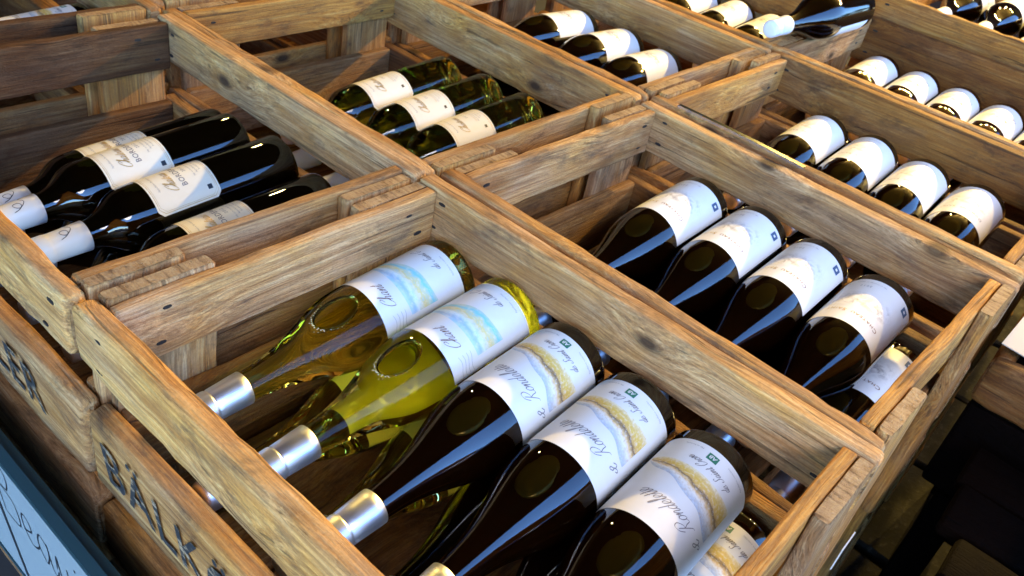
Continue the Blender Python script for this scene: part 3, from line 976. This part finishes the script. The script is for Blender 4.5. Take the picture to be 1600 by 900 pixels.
def crate(label, x0, x1, y0, y1, ztop=0.0, yaw=0.0, hend=(6.8, 5.8), hside=(5.8, 5.8), tones=None, ages=None, word=None, full=True, group="wooden fruit crates full of wine bottles"):
    cx, cy = (x0 + x1) / 2, (y0 + y1) / 2
    root = empty("wooden_crate", (cx, cy, ztop - 30), math.radians(yaw), label, "crate", group)
    lx, ly = (x1 - x0) / 2, (y1 - y0) / 2
    r = random.Random(SEED[0] * 13 + 5)
    t = tones or {}
    a = ages or {}
    T = lambda k: t.get(k, r.uniform(0.30, 0.75)) + 0.12
    A = lambda k: a.get(k, r.uniform(0.0, 0.55))
    out = ly + TS + TP + 0.15
    Z = 30.0
    tiers = [(0.0, None), (10.9, 8.6), (22.4, 6.8)]
    parts = {}
    for side, key in ((-1, 'l'), (1, 'r')):
        for q, (dz, hh) in enumerate(tiers):
            h = hh if hh else hend[0 if side < 0 else 1]
            xa, xb = (-lx - TE, -lx) if side < 0 else (lx, lx + TE)
            top = Z - dz - (r.uniform(0, .25) if q else 0)
            b = put_board("end_board", root, xa, xb, -out, out, top - h, top, 'y', sd(), T(key) if q == 0 else r.uniform(.2, .8), A(key) if q == 0 else (r.uniform(.1, .35) if word else r.uniform(.3, .8)),  # lower tiers darker: crate interior shade put into the board colour
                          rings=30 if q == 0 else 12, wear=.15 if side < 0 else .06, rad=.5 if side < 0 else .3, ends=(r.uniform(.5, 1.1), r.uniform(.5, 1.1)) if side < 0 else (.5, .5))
            parts[(key, q)] = (b, 2 * out, h)
            if q == 0 and full:
                nails(b, 2 * out, TE, 1, r, h)
                nails(b, 2 * out, TE, -1, r, h)
    for side, key in ((-1, 'n'), (1, 'f')):
        for q, (dz, hh) in enumerate(tiers):
            h = (hh - .4) if hh else hside[0 if side < 0 else 1]
            ya, yb = (-ly - TS, -ly) if side < 0 else (ly, ly + TS)
            top = Z - dz - r.uniform(0, .3) - (0.05 if q == 0 else 0)
            b = put_board("side_slat", root, -lx + .06, lx - .06, ya, yb, top - h, top, 'x', sd(), T(key) if q == 0 else r.uniform(.3, .9), A(key) if q == 0 else r.uniform(.35, .85),  # lower slats likewise darkened to deepen the shade inside the crate
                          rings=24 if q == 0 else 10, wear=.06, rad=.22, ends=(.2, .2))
            if q == 0 and full:
                nails(b, 2 * lx, TS, -side, r, h)
        for sx in (-1, 1):
            w = r.uniform(8.2, 9.4)
            xa = -lx + .1 if sx < 0 else lx - .1 - w
            ya, yb = (-ly - TS - TP, -ly - TS - .06) if side < 0 else (ly + TS + .06, ly + TS + TP)
            put_board("corner_post", root, xa, xa + w, ya, yb, 0.1, Z - r.uniform(-.25, .5), 'z', sd(), r.uniform(.3, .9), r.uniform(.05, .4), rings=12, wear=.08, rad=.26, ends=(.1, .14))
    for i in range(5):
        ya = -ly + .4 + i * (2 * ly - 9) / 4
        put_board("floor_slat", root, -lx + .1, lx - .1, ya, ya + 8.2, 0.1, 1.2, 'x', sd(), r.uniform(.3, .8), .6, rings=4, wear=.08)
    if word:
        b, L, h = parts[('l', 1)]
        txt, size, start = word
        vs, fs, w = typed(txt, size, -.25, .05, 1.12, 3)
        # outer face looks along -x; reading runs towards -y
        V = [(-(start + x), 0, y) for x, y in vs]
        me = mesh("stencil_letters", [(x, TE / 2 + .2, z) for x, _, z in V], fs)
        if me.polygons[0].normal.y < 0: me.flip_normals()
        o = link("stencil_lettering", me, M['stencil'], b)
        o.location = (0, 0, (-size * .28) * S)
    return root

CG = "wooden fruit crates full of wine bottles"
A_ = crate("front weathered wooden crate with five silver-capped bottles, three of them with ochre landscape labels", 23.6, 57.6, 5.9, 50.6, hend=(5.6, 6.0), hside=(5.6, 5.9),
      tones={'l': .62, 'r': .30, 'f': .28, 'n': .95}, ages={'l': .0, 'r': 0.0, 'f': .05, 'n': 0.0}, word=("BÄLKÖ", 5.7, -22.4))
B_ = crate("wooden crate right of the front one, holding four dark bottles with chateau labels", 61.9, 97.0, 5.7, 50.2, yaw=-1.4, hend=(5.8, 6.0), hside=(5.8, 5.9),
      tones={'l': .55, 'r': .22, 'f': .38, 'n': .95}, ages={'l': .1, 'r': .08, 'f': .1, 'n': 0.0})
C_ = crate("wooden crate at left holding bordeaux bottles with cream caps, far side slat dark and broken", 23.3, 57.4, 56.8, 99.2, hend=(5.9, 5.6), hside=(5.8, 6.0),
      tones={'l': .55, 'r': .30, 'f': .15, 'n': .35}, ages={'l': 0.0, 'r': .05, 'f': 1.0, 'n': .25}, word=("MÜLLER", 5.7, -4.5))
D_ = crate("wooden crate behind the front row holding green white-wine bottles with cream labels", 60.9, 98.0, 56.6, 100.8, hend=(5.6, 7.0), hside=(5.6, 5.4),
      tones={'l': .55, 'r': .55, 'f': 1.0, 'n': .55}, ages={'l': .1, 'r': .15, 'f': .45, 'n': .2})
G_ = crate("wooden crate third along the near row, holding bottles with domaine labels", 102.6, 137.8, 5.4, 50.2, yaw=-.6, hend=(5.8, 7.2), hside=(5.8, 5.8),
      tones={'l': .6, 'r': .8, 'f': .75, 'n': .9}, ages={'l': .1, 'r': .55, 'f': .15, 'n': .1})
H_ = crate("wooden crate with yellow-crested labels, between the green-bottle crate and the tilted loose bottle", 102.3, 137.0, 56.4, 100.5, hend=(5.6, 6.8), hside=(5.8, 5.8),
      tones={'l': .6, 'r': .5, 'f': .4, 'n': .4}, ages={'l': .1, 'r': .15, 'f': .3, 'n': .25})
I_ = crate("brown wooden crate fourth along the near row, holding maroon bottles with drawing labels", 143.0, 181.4, 7.0, 52.4, hend=(5.8, 8.6), hside=(5.8, 6.0),
      tones={'l': .6, 'r': .8, 'f': .35, 'n': .9}, ages={'l': .1, 'r': .85, 'f': .4, 'n': .2})
J_ = crate("wooden crate at top edge under the neck of the loose bottle", 142.4, 180.5, 57.4, 101, hend=(5.6, 7.0),
      tones={'l': .6, 'r': .9}, ages={'r': .2})
E_ = crate("wooden crate in the top left corner with one pale blue label showing", 23.3, 57.4, 107.0, 151, tones={'n': .2, 'r': .5}, ages={'n': 1.0, 'r': .1})
F_ = crate("wooden crate at top edge beyond the green bottles, only its near side showing", 60.9, 98.0, 108.5, 152)
N_ = crate("wooden crate at top edge beyond the yellow-crested bottles, hidden but for its posts", 102.3, 137.0, 108.0, 152)
K_ = crate("taller wooden crate in the top right corner with black bottles and bluish labels", 187.6, 224, 8.0, 52.0, ztop=4.2, tones={'l': .7, 'n': .8}, ages={'l': .55}, hend=(7.6, 6))

# the crates below, only glimpsed in the shade
for (x, y, nm) in ((40.6, 28.2, "front"), (79.5, 28.0, "right"), (40.4, 78.0, "left"), (79.5, 78.7, ""), (120.2, 27.8, ""), (119.7, 78.5, ""), (162.2, 29.7, ""), (161.5, 79.2, ""), (40.4, 129, ""), (79.5, 130, ""), (119.7, 130, ""), (205.8, 30, "")):
    r = copy_thing(B_)
    z = -60.3 if nm or x < 200 else -56.1
    r.location = (x * S, y * S, z * S)
    r.rotation_euler = (0, 0, 0)
    lab = {"front": "shaded lower crate under the front crate of silver-capped bottles", "right": "shaded lower crate under the crate of chateau bottles, with a white tag",
           "left": "shaded lower crate under the left crate of bordeaux bottles"}.get(nm, "lower crate hidden beneath the rear crates of bottles")
    tag(r, lab, "crate", "hidden lower crates" if not nm else "lower crates in the shade")

# ------------------------------------------------------------------ bottles
GA = "bottles lying in the front crate"
for i, (kind, lab, x) in enumerate([
    ('white', "clear yellow white-wine bottle lying against the far slat of the front crate", 57.3),
    ('white', "clear yellow white-wine bottle with blue watercolour label, beside the ochre labels", 57.2),
    ('ochre', "dark bottle with ochre landscape label lying next to the yellow white-wine bottle", 56.9),
    ('ochre', "dark bottle with ochre landscape label, middle one of the three ochre labels", 56.4),
    ('ochre', "dark bottle with ochre landscape label, lowest in the photo, next to the near slat", 55.6)]):
    bottle(kind, lab, x, 47.0 - 8.3 * i, -8.3, GA, spin=(0, -3, 4, 0, 2)[i], yaw=RNG.uniform(-.6, .6))
for i, (kind, lab) in enumerate([('white', "yellow bottle in the lower layer, its silver cap between the two upper white wines"), ('white', "yellow bottle in the lower layer of the front crate, under the first ochre label"),
    ('ochre', "dark bottle deep in the front crate under the ochre ones"), ('ochre', "dark bottle of the lower layer whose silver cap shows at the bottom edge"), ('ochre', "dark lower bottle whose ochre label peeps out at the near slat of the front crate")]):
    bottle(kind, lab, (55.0, 56.8, 56.8, 56.8, 56.8)[i], 42.8 - 8.3 * i, -15.2, GA, spin=(180, 180, 180, 180, -12)[i], yaw=RNG.uniform(-.6, .6), pitch=(.5, -4, -3, -1.5, -3)[i])
GB = "chateau bottles in the right crate"
for i, (lab, x) in enumerate([("chateau bottle farthest from the near slat of its crate", 95.2), ("chateau bottle second from the far side slat of its crate", 95.0),
    ("chateau bottle with the big yellow lamp glint on its shoulder", 94.6), ("chateau bottle nearest the near side slat of its crate", 93.6)]):
    bottle('chateau', lab, x, 38.5 - 8.3 * i, -8.0, GB, spin=(-2, 3, 0, 2)[i], yaw=RNG.uniform(-.8, .8) - 1)
for i in range(5):
    bottle('chateau', "dim lower chateau bottle whose label reads SAINT beside the near slat" if i == 4 else "chateau bottle in the hidden lower layer of its crate", 94.8, 42 - 8.2 * i, -15.3, GB if i == 4 else "hidden lower chateau bottles", spin=-20 if i == 4 else 180, yaw=-1)
GG = "domaine bottles in the third crate"
for i, lab in enumerate(["domaine bottle half behind the crate edge, below the plastic strip", "domaine bottle second from the plastic strip", "domaine bottle third from the plastic strip", "domaine bottle nearest the right edge of the photo"]):
    bottle('domaine', lab, (134.6, 134.2, 133.8, 133.2)[i], 38.6 - 8.3 * i, -8.2, GG, spin=(0, 4, -2, 3)[i], yaw=RNG.uniform(-.8, .8))
for i in range(4):
    bottle('domaine', "domaine bottle in the hidden lower layer of its crate", 134.5, 42.6 - 8.2 * i, -15.5, "hidden lower domaine bottles", spin=180)
GI = "maroon bottles with drawing labels"
for i, lab in enumerate(["maroon bottle with drawing label, leftmost of its crate", "maroon bottle with drawing label, second from the loose bottle", "maroon bottle with drawing label, third from the loose bottle", "maroon bottle with drawing label, fourth from the loose bottle", "maroon bottle with drawing label cut by the right photo edge"]):
    bottle('house', lab, 177.5, 45.6 - 8.0 * i, -8.6, GI, spin=(-4, 0, 3, 2, 0)[i], yaw=RNG.uniform(-.8, .8))
for i in range(3):
    bottle('house', "maroon bottle in the hidden lower layer of its crate", 178.5, 41.6 - 8.2 * i, -15.9, "hidden lower maroon bottles", spin=180)
GC = "bordeaux bottles in the left crate"
for i, lab in enumerate(["black bordeaux bottle with cream label, farthest of the left crate", "black bordeaux bottle with cream label, middle one of the left crate, pen-marked cap", "black bordeaux bottle with cream label, half hidden by the near slat"]):
    bottle('bordeaux', lab, (55.2, 56.2, 56.6)[i], 81.4 - 7.2 * i, -8.0 - (1.6 if i == 2 else 0), GC, spin=(2, 0, -4)[i], yaw=(1.0, .2, -.5)[i], pitch=-3.6)
bottle('bordeaux', "black bordeaux bottle tucked behind the farthest labelled one in the left crate", 55.6, 85.6, -9.4, GC, spin=-6, pitch=-3.6, yaw=.8)
for i in range(4):
    bottle('bordeaux', "black bordeaux bottle in the hidden lower layer of the left crate", 56.2, 91 - 7.6 * i, -15.4, "hidden lower bordeaux bottles", spin=180)
GD = "green bottles in the crate behind"
for i, lab in enumerate(["olive green bottle with cream label, farthest from the near slat", "olive green bottle with cream label, middle one of three", "olive green bottle with cream label, next to the near slat"]):
    bottle('green', lab, (93.2, 94.0, 94.6)[i], 83.2 - 7.4 * i, -8.2, GD, spin=(0, 3, -3)[i], yaw=(.6, 0, -.4)[i], pitch=-3.4)
for i in range(4):
    bottle('green', "olive green bottle in the hidden lower layer of its crate", 95.5, 87 - 7.6 * i, -15.4, "hidden lower green bottles", spin=180)
GH = "bottles with yellow crests"
for i, lab in enumerate(["dark bottle with yellow crest label, farthest of its crate", "dark bottle with yellow crest label, second of its crate", "dark bottle with yellow crest label, next to the near slat", ][:3]):
    bottle('crest', lab, (132.0, 132.6, 132.2)[i], (87, 77.2, 68.6)[i], (-8.2, -8.2, -8.6)[i], GH, spin=(-4, 4, 0)[i], yaw=RNG.uniform(-1, 1), pitch=3.2, capmat='cap_white')
for i in range(3):
    bottle('crest', "dark crest bottle in the hidden lower layer of its crate", 134.5, 92 - 8.2 * i, -15.4, "hidden lower crest bottles", spin=180, capmat='cap_white')
GJ = "bottles in the crate at the top edge"
for i, lab in enumerate(["cream-labelled bottle at the top edge, farthest left", "cream-labelled bottle at the top edge, second from the loose bottle", "cream-labelled bottle touching the loose bottle's white cap"]):
    bottle('crest', lab, 176, 86 - 8.6 * i, -8.2, GJ, spin=-6, yaw=RNG.uniform(-1, 1), capmat='cap_white')
bottle('crest', "loose dark bottle with white capsule lying across the crate edges at the top", 167.3, 52.2, 4.2, None, spin=180, pitch=-1.5, yaw=-4.5, capmat='cap_white')
GK = "black bottles in the taller top right crate"
for i, lab in enumerate(["black bottle with bluish label, leftmost in the top right crate", "black bottle with bluish label, second in the top right crate", "black bottle with bluish label at the right photo edge of the top right crate"]):
    bottle('crest', lab, 221.5, 43.6 - 8.4 * i, .8, GK, spin=35, pitch=2, capmat='cap_white')
bottle('ochre', "bottle with pale landscape label in the top left corner crate", 56.0, 118, -8.0, None, spin=-5)

# ------------------------------------------------------------------ small things
# clear plastic price rail lying along the joint between two crates
def rail():
    P0, P1 = Vector((101.0, 48.6, .28)), Vector((100.2, 29.5, .28))
    vs, fs = [], []
    n = 24
    for i in range(n + 1):
        p = P0.lerp(P1, i / n)
        lift = .15 * math.sin(i / n * PI)
        for (dx, dz) in ((-.55, .02), (-.45, .34), (.35, .30), (.5, .02), (.35, .10), (-.38, .14)):
            vs.append((p.x + dx, p.y, p.z + dz + lift))
    for i in range(n):
        for j in range(6):
            a, b = i * 6 + j, i * 6 + (j + 1) % 6
            fs.append((a, b, b + 6, a + 6))
    fs.append((0, 1, 2, 3, 4, 5)); fs.append(tuple(n * 6 + j for j in range(6))[::-1])
    return mesh("price_rail", vs, fs)
tag(link("price_rail", rail(), glass("clear_plastic", (0.9, 0.88, 0.85), 1.3, 0.12)), "long clear plastic strip lying on the slat joint by the domaine bottles", "plastic strip")

# sign at the lower left corner
sign = empty("paper_sign", (17.6, 45, -18.2), 0, "pale blue handwritten paper sign in a dark green frame at the lower left", "sign")
tilt = math.radians(94)
def on_sign(q, w, lift):
    """q: along reading direction (-y), w: down the sign, lift: off the face"""
    return (-w * math.cos(tilt) - lift * math.sin(tilt), -q, -w * math.sin(tilt) + lift * math.cos(tilt))
def sign_box(name, q0, q1, w0, w1, l0, l1, mat):
    vs = [on_sign(q, w, l) for l in (l0, l1) for w in (w0, w1) for q in (q0, q1)]
    fs = [(0, 1, 3, 2), (4, 6, 7, 5), (0, 4, 5, 1), (2, 3, 7, 6), (0, 2, 6, 4), (1, 5, 7, 3)]
    return link(name, mesh(name, vs, fs), mat, sign)
fr = plain("dark_green_frame", (0.016, 0.042, 0.048), 0.4)
sign_box("backing", -40, 40, .6, 25.0, -.4, 1.2, fr)
sign_box("frame_rail", -40, 40, -.4, .5, .55, 1.45, fr)
sign_box("frame_rail", -40, 40, 25.2, 26, -.5, 1.45, fr)
pp = paper("pale_blue_paper", (0.25, 0.275, 0.27))
paper_o = sign_box("paper", -38, 38, .7, 24.9, 1.22, 1.36, pp)
def sign_text(vf, q, w, kx=1.0):
    vs, fs = vf[:2]
    me = mesh("lettering", [on_sign(q + x * kx, w - y, 1.38) for x, y in vs], fs)
    if me.polygons[0].normal.x > 0: me.flip_normals()
    return link("handwriting", me, M['ink_black'], paper_o)
sign_text(script("Beaujolais", 4.8, .018, .034, .05), -18.6, 10.8, .80)
sign_text(script("Nouveau", 5.4, .03, .05, .05), -11, 24, .8)
sign_box("dark_stripe", -20.2, -19.3, 1.2, 24.9, 1.37, 1.39, M['ink_black'])

# low box at the right edge with a pale label, and the brown planked box in front of it
low = empty("low_wooden_box", (120, -24, GZ), 0, "low worn wooden box at the right edge with a pale card lying across it", "box")
for nm, x0, x1, y0, y1, ax in (("rim_board", -20.9, -18.6, -9, 24.9, 'y'), ("rim_board", -18.5, 24, 22.7, 24.9, 'x'), ("rim_board", 24.1, 26.3, -9, 24.9, 'y')):
    put_board(nm, low, x0, x1, y0, y1, 45.5, 52, ax, sd(), .9, .85, rings=16, wear=.2, rad=.6, ends=(1.2, 1.2))
for nm, x0, x1, y0, y1, ax in (("side_panel", -20.5, -19.0, -9, 24.5, 'y'), ("side_panel", -18.4, 24, 23, 24.4, 'x'), ("side_panel", 24.4, 25.9, -9, 24.4, 'y')):
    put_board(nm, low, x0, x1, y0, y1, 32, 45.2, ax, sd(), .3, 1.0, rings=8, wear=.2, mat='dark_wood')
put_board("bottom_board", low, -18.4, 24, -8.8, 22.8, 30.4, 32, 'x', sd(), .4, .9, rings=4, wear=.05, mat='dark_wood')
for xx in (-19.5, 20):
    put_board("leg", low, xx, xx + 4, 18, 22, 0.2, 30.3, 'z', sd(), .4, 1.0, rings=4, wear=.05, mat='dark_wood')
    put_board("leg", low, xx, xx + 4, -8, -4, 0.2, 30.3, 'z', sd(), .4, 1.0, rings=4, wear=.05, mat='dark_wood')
card = slab("pale_card", -.2, 17, -9, 8.2, 0, .12, paper("pale_card_paper", (0.40, 0.35, 0.31)))
card.location = (101.6 * S, -7.2 * S, -9.6 * S)
card.rotation_euler = (math.radians(3), math.radians(-9), math.radians(-3))
tag(card, "pale blank card lying across the rim of the low box at the right edge", "card")
pal = empty("planked_box", (86, -28, GZ), 0, "dark reddish brown planked box standing in the shade at the lower right", "box")
for i, (xa, xb, ye) in enumerate([(4.0, 11.5, 25.2), (-4.4, 3.4, 24.6), (-11.6, -5.0, 22.4)]):
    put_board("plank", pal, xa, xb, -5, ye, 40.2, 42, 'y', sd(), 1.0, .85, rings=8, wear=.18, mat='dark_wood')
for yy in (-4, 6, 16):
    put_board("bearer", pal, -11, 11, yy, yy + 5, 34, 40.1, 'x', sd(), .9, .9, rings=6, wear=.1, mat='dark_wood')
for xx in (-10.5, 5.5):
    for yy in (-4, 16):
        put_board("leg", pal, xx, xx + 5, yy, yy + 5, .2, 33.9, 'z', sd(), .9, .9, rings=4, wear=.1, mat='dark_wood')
# unseen block, added for its shadow: keeps the paving at the right in the shade
blocker = empty("added_shade_block", (120, -64, GZ), 0, "unseen dark block added to keep the paving at the right in shade", "shade blocker")
slab("shade_block_cloth", -110, 200, -30, 29, .2, 69, plain("dark_shade_block_cloth", (0.02, 0.018, 0.018), 0.9), blocker)

# small white price tag
tg = empty("price_tag", (70.8, 2.5, -21.5), 0, "small white tag hanging on the outer side of the chateau crate", "tag")
slab("tag_card", -1.6, 1.6, -.12, 0, -1.6, 1.6, M['label'], tg)
for i in range(6):
    slab("print_bar", -1.2 + i * .42, -1.0 + i * .42, -.16, -.125, -1.1, 1.1, M['ink_black'], tg)
